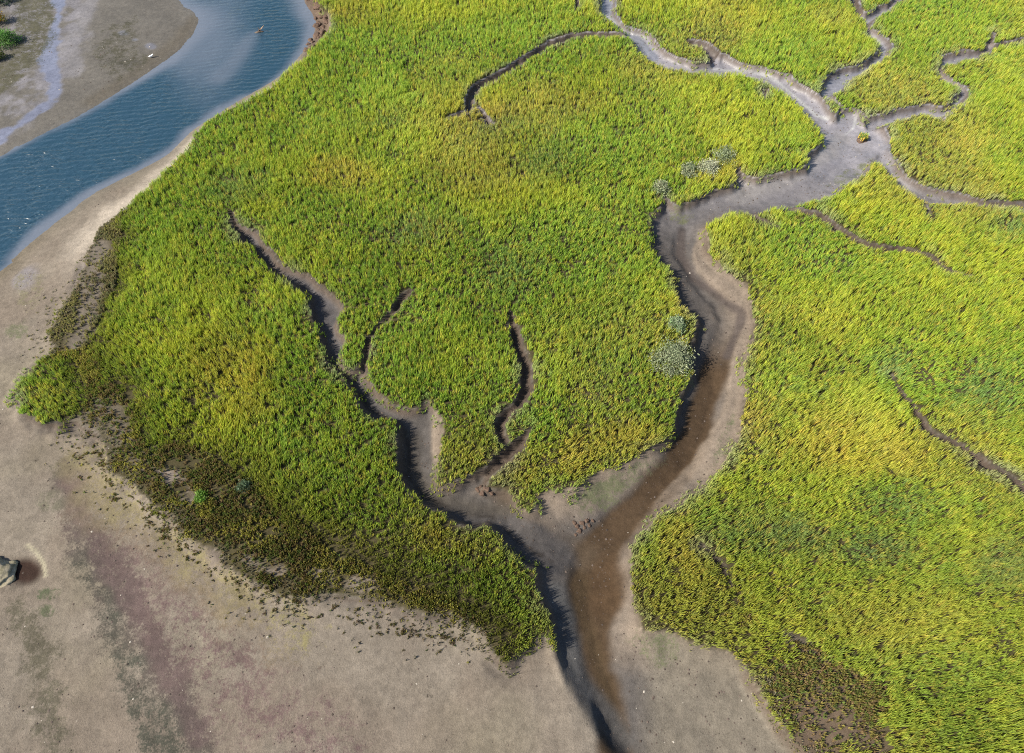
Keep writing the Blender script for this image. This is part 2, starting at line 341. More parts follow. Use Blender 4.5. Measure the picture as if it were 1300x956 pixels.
def ramp(N, L, fac, stops):
    n = N('ValToRGB'); e = n.color_ramp.elements
    while len(e) < len(stops): e.new(.5)
    for el, (p, v) in zip(e, stops): el.position = p; el.color = (v, v, v, 1) if not hasattr(v, '__len__') else (*v, 1)
    L(fac, n.inputs[0]); return n.outputs[0]

def ground_material():
    m, nt, out, N, L = material('mud')
    at = N('Attribute', attribute_name='tint'); geo = N('NewGeometry'); P = geo.outputs['Position']
    def noise(scale, detail=4, rough=.6):
        n = N('TexNoise', Scale=scale, Detail=detail, Roughness=rough); L(P, n.inputs['Vector']); return n.outputs['Fac']
    n1, n2, n3 = noise(.45, 5), noise(2.2, 6, .65), noise(15., 4, .75)
    v = mathn(N, L, 'MULTIPLY', ramp(N, L, n1, [(.3, .86), (.7, 1.14)]), ramp(N, L, n2, [(.3, .80), (.72, 1.2)]))
    v = mathn(N, L, 'MULTIPLY', v, ramp(N, L, n3, [(.30, .70), (.5, 1.0), (.72, 1.32)]))
    col = mixc(N, L, 1., at.outputs['Color'], v, 'MULTIPLY')
    stn = N('Attribute', attribute_name='stain')
    ns = mathn(N, L, 'ADD', mathn(N, L, 'MULTIPLY', noise(1.3, 9, .75), .6), mathn(N, L, 'MULTIPLY', noise(7., 4, .8), .4))
    fs = mathn(N, L, 'ADD', mathn(N, L, 'MULTIPLY', mathn(N, L, 'SUBTRACT', ns, .5), 10.), mathn(N, L, 'SUBTRACT', mathn(N, L, 'MULTIPLY', stn.outputs['Alpha'], 2.3), .9), True)
    col = mixc(N, L, fs, col, mixc(N, L, 1., stn.outputs['Color'], v, 'MULTIPLY'))
    vo = N('TexVoronoi', Scale=3.2); L(P, vo.inputs['Vector'])            # worm casts, shell bits
    speck = ramp(N, L, vo.outputs['Distance'], [(.10, 1), (.17, 0)])
    patch = ramp(N, L, noise(.35, 3), [(.50, 0), (.62, .75)])
    col = mixc(N, L, mathn(N, L, 'MULTIPLY', speck, patch), col, (.07, .055, .05))
    vo2 = N('TexVoronoi', Scale=1.5); L(P, vo2.inputs['Vector'])
    sh = mathn(N, L, 'MULTIPLY', ramp(N, L, vo2.outputs['Distance'], [(.035, 1), (.06, 0)]), ramp(N, L, noise(.5, 3), [(.52, 0), (.6, .8)]))
    col = mixc(N, L, sh, col, (.36, .33, .28))
    p = N('BsdfPrincipled'); L(col, p.inputs['Base Color'])
    wetv = at.outputs['Alpha']
    rr = mathn(N, L, 'ADD', mathn(N, L, 'MULTIPLY', wetv, -.62), mathn(N, L, 'ADD', .82, mathn(N, L, 'MULTIPLY', n2, .16)), True)
    L(rr, p.inputs['Roughness'])
    L(mathn(N, L, 'ADD', .02, mathn(N, L, 'MULTIPLY', wetv, .30)), p.inputs['Specular IOR Level'])
    hgt = mathn(N, L, 'ADD', mathn(N, L, 'MULTIPLY', n2, .6), mathn(N, L, 'MULTIPLY', n3, .35))
    bp = N('Bump', Strength=.6, Distance=.12); L(hgt, bp.inputs['Height'])
    L(mathn(N, L, 'SUBTRACT', .75, mathn(N, L, 'MULTIPLY', wetv, .62)), bp.inputs['Strength'])
    L(bp.outputs[0], p.inputs['Normal']); L(p.outputs[0], out.inputs[0]); return m

def water_material():
    m, nt, out, N, L = material('river_water')
    at = N('Attribute', attribute_name='tint'); geo = N('NewGeometry')
    mp = N('Mapping'); mp.inputs['Rotation'].default_value = (0, 0, R(14)); mp.inputs['Scale'].default_value = (.55, 1.7, 1)
    L(geo.outputs['Position'], mp.inputs['Vector'])
    a = N('TexNoise', Scale=1.5, Detail=3, Roughness=.5, Distortion=.35); L(mp.outputs[0], a.inputs['Vector'])
    b = N('TexNoise', Scale=.35, Detail=3); L(geo.outputs['Position'], b.inputs['Vector'])
    rip = mathn(N, L, 'MULTIPLY', at.outputs['Alpha'], ramp(N, L, b.outputs['Fac'], [(.3, .35), (.65, 1)]))
    mw = N('Mapping'); mw.inputs['Rotation'].default_value = (0, 0, R(-9)); L(geo.outputs['Position'], mw.inputs['Vector'])
    wv = N('TexWave', wave_type='BANDS', bands_direction='Y', wave_profile='SIN'); wv.inputs['Scale'].default_value = .40; wv.inputs['Distortion'].default_value = 5.5
    wv.inputs['Detail'].default_value = 3; wv.inputs['Detail Scale'].default_value = 1.3; wv.inputs['Detail Roughness'].default_value = .6; L(mw.outputs[0], wv.inputs['Vector'])
    hh = mathn(N, L, 'ADD', mathn(N, L, 'MULTIPLY', wv.outputs['Fac'], .30), a.outputs['Fac'])
    bp = N('Bump', Distance=.24); L(hh, bp.inputs['Height']); L(mathn(N, L, 'ADD', .06, rip, True), bp.inputs['Strength'])
    p = N('BsdfPrincipled', Roughness=.23, IOR=1.33); L(at.outputs['Color'], p.inputs['Base Color']); L(bp.outputs[0], p.inputs['Normal'])
    L(p.outputs[0], out.inputs[0]); return m

def leaf_material(name='cordgrass_blades', trans=.38, rough=.6, spec=.25):
    m, nt, out, N, L = material(name)
    at = N('Attribute', attribute_name='tint')
    p = N('BsdfPrincipled', Roughness=rough); p.inputs['Specular IOR Level'].default_value = spec
    L(at.outputs['Color'], p.inputs['Base Color'])
    t = N('BsdfTranslucent'); L(at.outputs['Color'], t.inputs['Color'])
    mx = N('MixShader'); mx.inputs[0].default_value = trans
    L(p.outputs[0], mx.inputs[1]); L(t.outputs[0], mx.inputs[2]); L(mx.outputs[0], out.inputs[0]); return m
def plain_material(name, col, rough=.8, var=.35, scale=8., bump=.4, col2=None):
    m, nt, out, N, L = material(name)
    tc = N('TexCoord'); n = N('TexNoise', Scale=scale, Detail=6, Roughness=.65); L(tc.outputs['Object'], n.inputs['Vector'])
    c2 = col2 or tuple(v*(1-var) for v in col)
    cc = mixc(N, L, ramp(N, L, n.outputs['Fac'], [(.35, 0), (.65, 1)]), c2, tuple(v*(1+var*.5) for v in col))
    p = N('BsdfPrincipled', Roughness=rough); p.inputs['Specular IOR Level'].default_value = .2
    L(cc, p.inputs['Base Color']); bp = N('Bump', Strength=bump, Distance=.05); L(n.outputs['Fac'], bp.inputs['Height']); L(bp.outputs[0], p.inputs['Normal'])
    L(p.outputs[0], out.inputs[0]); return m

MUD = ground_material(); WATER = water_material(); LEAF = leaf_material(); SILVER = leaf_material('silver_leaves', .15, .7)
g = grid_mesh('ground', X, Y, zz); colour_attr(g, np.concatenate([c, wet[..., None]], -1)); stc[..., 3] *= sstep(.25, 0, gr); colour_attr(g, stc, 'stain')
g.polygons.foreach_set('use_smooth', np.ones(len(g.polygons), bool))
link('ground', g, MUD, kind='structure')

# ------------------------------------------------------------------ river
wx = np.arange(-140, -8, .6); wy = np.arange(20, 175, .6)
WX, WY = np.meshgrid(wx, wy); WX = WX.astype(f32); WY = WY.astype(f32)
sw = poly_sdf(WX, WY, wr, 60.)
wxp, wyp = pixel(WX, WY, ZW)
nn = fbm(WX, WY, 7, 70, 4)-.5
lowr = sstep(60, 190, wyp+.25*wxp)
deep = sstep(.1, 3.4-2.2*lowr, -sw+nn*2.6)
left_calm = sstep(74, 10, np.hypot((wxp-262)*.9, (wyp-52)*.75)+nn*40)           # slack water round the point
deep = deep*(1-.75*left_calm)
wake = np.minimum.reduce([line_sdf(WX, WY, [(322,42,2),(310,60,3.5),(298,80,5),(280,98,6)], ZW)])
calm = sstep(1.2, -.2, wake+nn*1.5)
deep = deep*(1-.55*calm)
wc = np.empty(WX.shape+(3,), f32); wc[:] = (.078, .090, .112)
wc = lay(wc, deep**.7, (.010, .030, .048))
rip = np.clip(.15+.6*deep, 0, 1)
inside = sw < 1.2
ny, nx = WX.shape
keep = inside[:-1, :-1] | inside[1:, 1:] | inside[1:, :-1] | inside[:-1, 1:]
r_, q_ = np.nonzero(keep); q0 = r_*nx+q_
fc = np.stack([q0, q0+1, q0+nx+1, q0+nx], 1)
used, inv = np.unique(fc, return_inverse=True)
co = np.stack([WX.ravel(), WY.ravel(), np.full(WX.size, ZW, f32)], 1)[used]
me = mesh_from(bpy.data.meshes.new('river'), co.astype(f32).ravel(), inv.ravel(), np.full(len(fc), 4))
colour_attr(me, np.concatenate([wc.reshape(-1, 3)[used], rip.ravel()[used][:, None]], 1))
link('river', me, WATER, kind='structure')

# ------------------------------------------------------------------ grass
def sampler(F):
    """bilinear lookup in the fine part of the ground grid"""
    ix0 = int(np.searchsorted(gx, -78)); iy0 = int(np.searchsorted(gy, -10))
    def s(x, y):
        u = np.clip((x-gx[ix0])/STEP, 0, None)+ix0; v = np.clip((y-gy[iy0])/STEP, 0, None)+iy0
        iu = np.clip(np.floor(u).astype(int), 0, F.shape[1]-2); iv = np.clip(np.floor(v).astype(int), 0, F.shape[0]-2)
        fu = np.clip(u-iu, 0, 1); fv = np.clip(v-iv, 0, 1)
        return (F[iv, iu]*(1-fu)+F[iv, iu+1]*fu)*(1-fv)+(F[iv+1, iu]*(1-fu)+F[iv+1, iu+1]*fu)*fv
    return s
S_gr = sampler(gr); S_z = sampler(zz); S_sand = sampler(np.maximum(sand_in, np.maximum(inlet*1.0, inlet2*.6)).astype(f32)); S_dead = sampler(dead.astype(f32))
S_line = sampler(sd_line); S_bay = sampler(sd_bay); S_gent = sampler(gentle.astype(f32))

def pblob(xp, yp, cx, cy, rx, ry, ang=0., n=0.):
    c_, s_ = math.cos(ang), math.sin(ang)
    u = ((xp-cx)*c_+(yp-cy)*s_)/rx; v = (-(xp-cx)*s_+(yp-cy)*c_)/ry
    return np.clip(1.25-np.sqrt(u*u+v*v)+n, 0, 1)

SCRUB_IN = [(149,262),(143,330),(139,366),(118,408),(104,432),(120,450),(120,500),(131,505),(138,492),(166,522),(172,557),(190,582),(225,567),(298,605),(332,623),(363,654),(415,705),(450,718),(494,741),(546,757),(577,771),(606,792)]
SCRUB = SCRUB_IN+[(600,805),(425,775),(294,735),(190,650),(120,600),(88,545),(104,522),(118,500),(95,445),(60,445),(95,300)]
sd_scrub = poly_sdf(X, Y, world(smooth(SCRUB), 0.1), 6.); S_scrub = sampler(sd_scrub)

def palette(n, *pairs):
    out = np.zeros((n, 3), f32); tot = np.zeros((n, 1), f32)
    return out
GREEN, YG, OCHRE, TEAL, OLIVE, GREY, RUST, LIME = [np.array(v, f32) for v in
   ((.16,.28,.034), (.415,.445,.045), (.56,.385,.08), (.125,.205,.095), (.11,.12,.025), (.30,.325,.19), (.20,.12,.04), (.24,.38,.05))]

dens = 38.0
xs = rng.uniform(-72, 72, int(144*116*dens)).astype(f32); ys = rng.uniform(-9, 107, len(xs)).astype(f32)
xp, yp = pixel(xs, ys, 0)
k = (xp > -90) & (xp < 1390) & (yp > -75) & (yp < 1050)
xs, ys, xp, yp = xs[k], ys[k], xp[k], yp[k]
e = S_gr(xs, ys); ssc = S_scrub(xs, ys)+(vnoise(xs, ys, 1.3, 140)-.5)*1.8; sand = S_sand(xs, ys); dd = S_dead(xs, ys)
u1 = rng.random(len(xs))
is_scrub = (ssc < 0) | (dd > .25+.6*rng.random(len(xs)))
e = e+(fbm(xs, ys, .8, 142, 2)-.5)*.7*(e < .8)
ok = ((e > -.02+.14*u1) | ((e > -.55) & (rng.random(len(xs)) < .45*sstep(.45, .65, vnoise(xs, ys, 1.7, 143))))) & (rng.random(len(xs)) > sand*1.25)
ok &= ~is_scrub
ok &= rng.random(len(xs)) < np.clip(46/np.maximum(ys*CP+H*SP, 1), .5, 1.)
ok &= S_line(xs, ys) > -.02+.14*vnoise(xs, ys, .5, 144)
xs, ys, xp, yp, e = xs[ok], ys[ok], xp[ok], yp[ok], e[ok]; ssc = ssc[ok]
n = len(xs)
# fields over the marsh
n1 = fbm(xs, ys, 9, 150, 4); n2 = fbm(xs, ys, 3.5, 160, 4); n3 = fbm(xs, ys, 14, 170, 3); n4 = fbm(xs, ys, 1.3, 180, 3)
nb = (n2-.5)*1.6
yel = np.clip((n1-.42)*2.6+(n4-.5)*1.0, 0, 1)
yadd = sum(a*pblob(xp, yp, *p, n=nb) for a, p in ((.6,(560,190,150,60)),(.5,(480,235,90,30)),(.4,(720,130,120,40)),(.45,(880,150,110,40)),(.5,(790,270,60,40)),(.5,(1080,390,150,45,.3)),
     (.4,(1255,330,60,30)),(.45,(1090,300,60,40)),(.4,(1230,190,60,40)),(.4,(960,30,80,20)),(.35,(1180,40,80,20)),(.4,(860,380,60,50)),(.3,(300,420,120,80)),(.35,(290,590,60,40)),(.4,(1120,760,140,40,.3)),
     (.4,(860,730,50,50)),(.35,(520,640,110,30)),(.35,(1180,570,120,50)),(.35,(420,300,40,40)),(.4,(560,30,120,20)),(.3,(1200,440,100,60))))
yel = np.clip(yel*.75+yadd*.55, 0, 1)
och = np.clip(sum(a*pblob(xp, yp, *p, n=nb) for a, p in ((.8,(445,228,50,26)),(.5,(600,150,60,22)),(.7,(865,330,16,70)),(.6,(770,560,60,40)),(.5,(905,220,34,18)),(.5,(300,480,60,60)),(.5,(930,520,60,40)),(.45,(1080,570,120,50)),
     (.5,(570,690,60,22,.2)),(.5,(440,690,60,30)),(.4,(1230,175,40,20)),(.5,(690,590,60,30)),(.5,(860,700,30,50)),(.4,(70,505,36,30)),(.5,(440,18,60,18)),(.35,(1100,790,120,40)))) + np.clip((n3-.58)*3, 0, .5), 0, .85)
grn = np.clip(sum(a*pblob(xp, yp, *p, n=nb) for a, p in ((1.,(655,40,70,22)),(.9,(700,285,60,24)),(.7,(540,100,60,40)),(.7,(330,400,50,30)),(.8,(460,120,60,40)),(.7,(1010,170,30,30)),(.6,(980,60,60,25)),(.6,(840,60,50,16)),(.7,(880,420,22,26)),(.7,(872,480,10,30)),
     (.6,(640,450,40,50)),(.7,(455,600,60,50)),(.8,(1000,480,60,40)),(.5,(440,470,40,60)),(.6,(780,590,40,30)),(.6,(1150,500,90,60)),(.8,(300,630,70,40)),(.7,(560,610,30,20)))) + np.clip((.46-n1)*3, 0, .8), 0, 1)
tea = np.clip(sum(a*pblob(xp, yp, *p, n=nb) for a, p in ((.7,(620,165,60,22)),(.6,(530,300,60,30)),(.7,(1285,290,40,26)),(.8,(1010,680,110,34,.15)),(.6,(690,210,40,30)),(.5,(500,155,60,20)),(.5,(640,340,60,40)),(.6,(1100,700,60,30)),(.8,(1270,720,40,40)),
     (.6,(1180,268,14,12)),(.5,(300,250,50,30)),(.6,(1240,500,60,40)),(.6,(1140,460,30,20)),(.4,(760,480,50,50)),(.6,(1130,640,70,30)))) + np.clip((n3-.60)*2.2, 0, .5)*.7, 0, .85)
low = sstep(480, 800, yp)  # nearer grass gets olive mixed in, painting its shadier, dimmer look
edge = sstep(1.1, .1, e+(n4-.5)*1.2)
hgt = .63+.50*(n2-.42)+.5*(n1-.5)+.18*(rng.random(n)-.5)+.12*(n4-.5)
hgt = hgt*(1-.28*tea)*(1-.2*edge)*np.where(ssc < 1.6, .55+.28*np.clip(ssc, 0, 1.6), 1)
# worn, trodden-down threads where the stand is short
gap = sstep(.30, .22, fbm(xs, ys, 2.2, 210, 3))
hgt *= 1-.45*gap
hgt = np.where(e < 0, .30, hgt)
ct = GREEN[None]*(1-yel[:, None])+YG[None]*yel[:, None]
def mix(a, b, t): return a*(1-t[:, None])+b*t[:, None]
ct = mix(ct, LIME, grn*.85); ct = mix(ct, OCHRE, och*.62); ct = mix(ct, TEAL, tea*.85)
tuft_r = rng.random(n)
ct = mix(ct, OCHRE, np.where(tuft_r > .83, .5, 0)); ct = mix(ct, LIME, np.where(tuft_r < .12, .5, 0)); ct = mix(ct, YG, np.where((tuft_r > .74) & (tuft_r < .86), .6, 0)); ct = mix(ct, TEAL, np.where((tuft_r > .12) & (tuft_r < .2), .5, 0))
ct = mix(ct, GREY, np.clip(edge*.75*(vnoise(xs, ys, 2., 190)*2.0-.75), 0, .8)*(~((ssc < 2)))); 
ct = mix(ct, OLIVE, np.where(ssc < 2.2, .75-.28*np.clip(ssc, 0, 2.2), 0)+.42*low*(1.0))
ct = ct*(.82+.36*rng.random(n))[:, None].astype(f32)

def blades(xs, ys, zs, hs, cols, nb, width, spread, lean, out, tipcol=None, seed=1):
    """nb curved tapering blades per tuft, one mesh"""
    g = np.random.default_rng(seed); n = len(xs); M = n*nb
    rep = lambda a: np.repeat(a, nb, 0)
    az = g.uniform(0, 2*np.pi, M).astype(f32); rr = (g.random(M)**.7*spread).astype(f32)
    bx = rep(xs)+np.cos(az)*rr; by = rep(ys)+np.sin(az)*rr; bz = rep(zs)-.03
    h = rep(hs)*(.7+.45*g.random(M)).astype(f32)
    o = (out*(.3+g.random(M))).astype(f32)*np.clip(h/.6, .4, 1.6)
    az2 = az+g.normal(0, .5, M).astype(f32)
    tx = np.cos(az2)*o+rep(lean[0])*h; ty = np.sin(az2)*o+rep(lean[1])*h
    wd = (width*(.75+.5*g.random(M))).astype(f32)
    ya = g.uniform(0, np.pi, M).astype(f32); wx_, wy_ = np.cos(ya)*wd/2, np.sin(ya)*wd/2
    V = np.empty((M, 5, 3), f32)
    V[:, 0] = np.stack([bx-wx_*.7, by-wy_*.7, bz], 1); V[:, 1] = np.stack([bx+wx_*.7, by+wy_*.7, bz], 1)
    mx, my, mz = bx+tx*.36, by+ty*.36, bz+h*.6
    V[:, 2] = np.stack([mx+wx_, my+wy_, mz], 1); V[:, 3] = np.stack([mx-wx_, my-wy_, mz], 1)
    V[:, 4] = np.stack([bx+tx, by+ty, bz+h], 1)
    C = np.ones((M, 5, 4), f32); bc = rep(cols)*(.85+.3*g.random((M, 1))).astype(f32)
    C[:, :, :3] = bc[:, None]
    if tipcol is not None: C[:, 4, :3] = bc*.45+rep(tipcol)*.55; C[:, 2:4, :3] = (bc*.85+rep(tipcol)*.15)[:, None]
    b = (np.arange(M)*5)[:, None]
    loops = np.concatenate([b+0, b+1, b+2, b+3, b+3, b+2, b+4], 1).ravel()
    cnt = np.tile(np.array([4, 3], np.int32), M)
    return V.reshape(-1), loops, cnt, C.reshape(-1, 4)

zs = S_z(xs, ys)
lx = (.12+.36*(fbm(xs, ys, 5, 220, 3)-.5)).astype(f32); ly = (.03+.36*(fbm(xs, ys, 5, 230, 3)-.5)).astype(f32)
tip = mix(ct, YG*1.15, np.clip(.45+.4*yel-.5*tea, 0, 1)); tip = mix(tip, OCHRE, np.clip(och*.7, 0, 1))

# which stand each tuft belongs to (stands are parted by the creeks)
cutE = (xp-1061)*(-60-147)-(yp-147)*(1100-1061)   # helper lines between creek heads
def left_of(poly, x, y):                          # x of polyline at y
    p = np.array(sorted(poly, key=lambda q: q[1])); return x < np.interp(y, p[:, 1], p[:, 0])
axis_main = [(770,-60),(770,0),(782,28),(812,54),(840,76)]
top_y = lambda x: np.interp(x, [770,782,812,840,871,905,943,980,1016,1040,1060], [0,28,54,74,82,84,87,95,115,135,150])
northstrip = (((xp > 840) & (yp < top_y(xp))) | ((xp > 770) & (xp <= 840) & ~left_of(axis_main, xp, yp)))
ncreek = [(1165,-60),(1137,0),(1118,12),(1103,24),(1104,38),(1118,50),(1123,62),(1105,77),(1080,90),(1058,107),(1052,120),(1070,140)]
nc_x = np.interp(yp, [p[1] for p in ncreek], [p[0] for p in ncreek])
e_y = np.interp(xp, [1090,1123,1148,1172,1196,1215], [156,146,141,136,139,121])
ek = np.interp(yp, [40,57,66,80,98,112,128,140], [1261,1261,1230,1197,1202,1226,1216,1196])
stand = np.zeros(n, int)                                                    # 0 central
stand[northstrip & (xp < nc_x)] = 1
ne = (xp >= nc_x) & (yp < 150) & ((xp < 1196) & (yp < e_y) | (xp >= 1196) & ((yp < 58) & (yp < np.interp(xp, [1196,1245,1258,1283,1300,1400], [74,64,58,52,48,36])) | (yp >= 58) & (yp < 137) & (xp < ek)))
stand[ne & (xp > 1040)] = 2
r_y = np.interp(xp, [1105,1127,1155,1175,1217,1248,1300,1400], [190,205,231,243,251,256,260,279])
east = (stand == 0) & (xp > 1105) & (yp < r_y)
stand[east] = 3
mid = np.interp(yp, [150,200,215,250,265,285,320,350,380,420,460,500,560,600,640,680,720,800,900,1060], [1075,1075,1050,980,900,860,860,880,905,920,910,905,890,870,810,770,760,760,790,800])
stand[(stand == 0) & (xp > mid) & (yp > 190)] = 4
STANDS = [('marsh_grass', 'large yellow-green stand of cordgrass between the blue river and the winding mud channel', 0),
          ('marsh_grass', 'cordgrass strip along the top edge above the upper muddy channel', 1),
          ('marsh_grass', 'small wedge of cordgrass between the two narrow creeks at the upper right', 2),
          ('marsh_grass', 'cordgrass stand on the outer bank right of the tussock in the channel fork', 3),
          ('marsh_grass', 'broad cordgrass stand filling the lower right beyond the pale mud bar', 4)]
for nm, lab, sidx in STANDS:
    q = stand == sidx
    if not q.any(): continue
    V, L_, C_, A = blades(xs[q], ys[q], zs[q], hgt[q].astype(f32), ct[q].astype(f32), 7, .031, .095, (lx[q], ly[q]), .11, tip[q].astype(f32), seed=300+sidx)
    me = mesh_from(bpy.data.meshes.new(nm), V, L_, C_); colour_attr(me, A)
    link(nm, me, LEAF, kind='stuff', label=lab, category='grass')

# low dark scrub on the fringe and short growth spilling down the banks
d2 = 80.0
xs2 = rng.uniform(-60, 40, int(100*70*d2)).astype(f32); ys2 = rng.uniform(-4, 66, len(xs2)).astype(f32)
xq, yq = pixel(xs2, ys2, 0)
k = (xq > -60) & (xq < 1390) & (yq > -60) & (yq < 1050); xs2, ys2, xq, yq = xs2[k], ys2[k], xq[k], yq[k]
e2 = S_gr(xs2, ys2)+(vnoise(xs2, ys2, 1.1, 240)-.5)*1.4; s2 = S_scrub(xs2, ys2); sand2 = S_sand(xs2, ys2); dd2 = S_dead(xs2, ys2)
p2 = fbm(xs2, ys2, 1.6, 250, 4)
inside2 = ((s2 < .4+np.clip(-e2, 0, 2.6)) & (e2 > -2.6)) | (dd2 > .3)
dens2 = np.clip(.85+(p2-.5)*3.0, .12, 1)*np.where(e2 > 0, np.clip(.30+e2*.75, 0, 1), .30*np.exp(np.minimum(e2, 0)/.8))*np.clip(1-sand2*.85, .14, 1)
dens2 = np.where(dd2 > .3, np.clip(.62+(p2-.5)*2.5, .2, .9), dens2)
k = inside2 & (rng.random(len(xs2)) < dens2) & (S_z(xs2, ys2) > -.6)
xs2, ys2, xq, yq, e2, dd2, p2 = [a[k] for a in (xs2, ys2, xq, yq, e2, dd2, p2)]
n2_ = len(xs2)
SC = [np.array(v, f32) for v in ((.14,.14,.035), (.21,.18,.05), (.18,.125,.06), (.11,.15,.035), (.29,.27,.055), (.19,.175,.11))]
pick = rng.integers(0, 4, n2_); cs = np.stack(SC)[pick]
m = fbm(xs2, ys2, 4, 260, 3)
cs = np.where((m > .56)[:, None] & (rng.random(n2_) < .6)[:, None], SC[4][None], cs)
cs = np.where((e2 < .5)[:, None] & (rng.random(n2_) < .45)[:, None], SC[5][None], cs)
cs = np.where((yq < 440)[:, None], cs*.55+SC[5][None]*.42, cs)*(.8+.4*rng.random(n2_))[:, None]
hs2 = np.clip(.10+.14*p2+.09*np.clip(e2, 0, 2), .08, .4).astype(f32)*(.75+.5*rng.random(n2_)).astype(f32)
z0 = np.zeros(n2_, f32)
V, L_, C_, A = blades(xs2, ys2, S_z(xs2, ys2), hs2, cs.astype(f32), 6, .05, .09, (z0+.1, z0), .10, None, seed=401)
me = mesh_from(bpy.data.meshes.new('saltmarsh_scrub'), V, L_, C_); colour_attr(me, A)
link('saltmarsh_scrub', me, LEAF, kind='stuff', label='low dark olive scrub thinning out onto the pale mudflat at the lower left', category='ground cover')

# pellets of mud, shell and weed lying on the flats and the creek beds
g_ = np.random.default_rng(77); m_ = 110000
px_ = g_.uniform(-60, 60, m_).astype(f32); py_ = g_.uniform(-4, 75, m_).astype(f32)
S_pur = sampler((stc[..., 3]).astype(f32)); S_bar = sampler(bar.astype(f32)); S_riv = sampler(sd_riv)
e_ = S_gr(px_, py_); zl = S_z(px_, py_); bb_ = S_bay(px_, py_)
pr = np.where(bb_ < 0, .10+.55*S_pur(px_, py_)*(g_.random(m_) < .8), .55)*np.clip(vnoise(px_, py_, 2.2, 271)*2.2-.5, .05, 1)
xq_, yq_ = pixel(px_, py_, -.8)
k = (e_ < -.25) & (S_riv(px_, py_) > .4) & (g_.random(m_) < pr) & (xq_ > -60) & (xq_ < 1360) & (yq_ > -40) & (yq_ < 1030)
px_, py_, zl = px_[k], py_[k], zl[k]; m_ = len(px_)
r_ = (.03+.07*g_.random(m_)**3).astype(f32)
base = np.array([(1,0,0),(0,1,0),(-1,0,0),(0,-1,0),(0,0,.8)], f32)
V = base[None]*r_[:, None, None]*(.7+.6*g_.random((m_, 5, 1)).astype(f32)); an = g_.uniform(0, 6.28, m_).astype(f32)
ca, sa = np.cos(an)[:, None], np.sin(an)[:, None]
V = np.stack([V[..., 0]*ca-V[..., 1]*sa+px_[:, None], V[..., 0]*sa+V[..., 1]*ca+py_[:, None], V[..., 2]+zl[:, None]-.004], -1)
b_ = (np.arange(m_)*5)[:, None]
lp = np.concatenate([b_+i for t_ in ((0,1,4),(1,2,4),(2,3,4),(3,0,4)) for i in t_], 1).ravel()
cl = np.where((g_.random(m_) < .03)[:, None], np.array((.26,.235,.20)), np.array((.055,.043,.036))*(.6+.9*g_.random((m_, 1))))
A = np.ones((m_, 5, 4), f32); A[:, :, :3] = cl[:, None]
me = mesh_from(bpy.data.meshes.new('mud_pellets'), V.astype(f32).reshape(-1), lp, np.full(m_*4, 3, np.int32)); colour_attr(me, A.reshape(-1, 4))
link('mud_pellets', me, leaf_material('mud_pellets', 0., .8, .1), kind='stuff', label='dark mud pellets and pale shell bits strewn over the flats and creek beds', category='debris')

# ------------------------------------------------------------------ single plants
def thing(name, label, cat, loc, group=None, rz=0.):
    o = bpy.data.objects.new(name, None); COL.objects.link(o); o.location = loc; o.rotation_euler = (0, 0, rz)
    o.empty_display_size = .2; o['label'] = label; o['category'] = cat
    if group: o['group'] = group
    return o
def leaf_cloud(name, rx, ry, rz_, nl, cols, size, seed, clumps=40, parent=None, mat=None):
    g = np.random.default_rng(seed)
    # lumps over an uneven dome, leaves spread round each lump
    th = g.uniform(0, 2*np.pi, clumps); cz = g.random(clumps)**.7; rad = np.sqrt(np.clip(1-cz**2, 0, 1))*(.78+.3*g.random(clumps))
    cx, cy, cz = np.cos(th)*rad*rx, np.sin(th)*rad*ry, cz*rz_*(.75+.4*g.random(clumps))
    i = g.integers(0, clumps, nl); s = .22*min(rx, ry)
    P = np.stack([cx[i]+g.normal(0, s, nl), cy[i]+g.normal(0, s, nl), np.maximum(.02, cz[i]+g.normal(0, s*.7, nl))], 1)
    fill = g.random(nl) < .25
    P[fill] *= (g.random((fill.sum(), 1))**.4)
    d = g.normal(0, 1, (nl, 3)); d[:, 2] = np.abs(d[:, 2])+.3; d /= np.linalg.norm(d, axis=1, keepdims=True)
    a = np.cross(d, g.normal(0, 1, (nl, 3))); a /= np.linalg.norm(a, axis=1, keepdims=True)
    sz = size*(.6+.8*g.random((nl, 1)))
    V = np.stack([P, P+d*sz*.5+a*sz*.28, P+d*sz, P+d*sz*.5-a*sz*.28], 1).astype(f32)
    lumpc = np.array(cols, f32)[g.integers(0, len(cols), clumps)]*(.8+.4*g.random((clumps, 1))).astype(f32)
    C = np.ones((nl, 4, 4), f32); C[:, :, :3] = (lumpc[i]*(.8+.4*g.random((nl, 1))))[:, None]
    me = mesh_from(bpy.data.meshes.new(name), V.reshape(-1), np.arange(nl*4), np.full(nl, 4, np.int32)); colour_attr(me, C.reshape(-1, 4))
    return link(name, me, mat or SILVER, parent)
STEM = plain_material('shrub_stem', (.16, .12, .08), .85)
def stems(rx, rz_, seed, parent, nst=9):
    g = random.Random(seed); V = []; F = []
    for i in range(nst):
        a = g.uniform(0, 6.28); t = Vector((math.cos(a)*rx*g.uniform(.2, .75), math.sin(a)*rx*g.uniform(.2, .75), rz_*g.uniform(.5, .85)))
        b0 = Vector((math.cos(a)*.05, math.sin(a)*.05, -.05)); pts = [b0, b0.lerp(t, .5)+Vector((0, 0, rz_*.12)), t]
        base = len(V)
        for j, p in enumerate(pts):
            r = (.035, .024, .010)[j]
            for q in range(5): V.append(p+Vector((math.cos(q*1.2566)*r, math.sin(q*1.2566)*r, 0)))
        for j in range(2):
            for q in range(5): F.append((base+j*5+q, base+j*5+(q+1) % 5, base+j*5+5+(q+1) % 5, base+j*5+5+q))
    me = bpy.data.meshes.new('stems'); me.from_pydata(V, [], F); link('stems', me, STEM, parent)
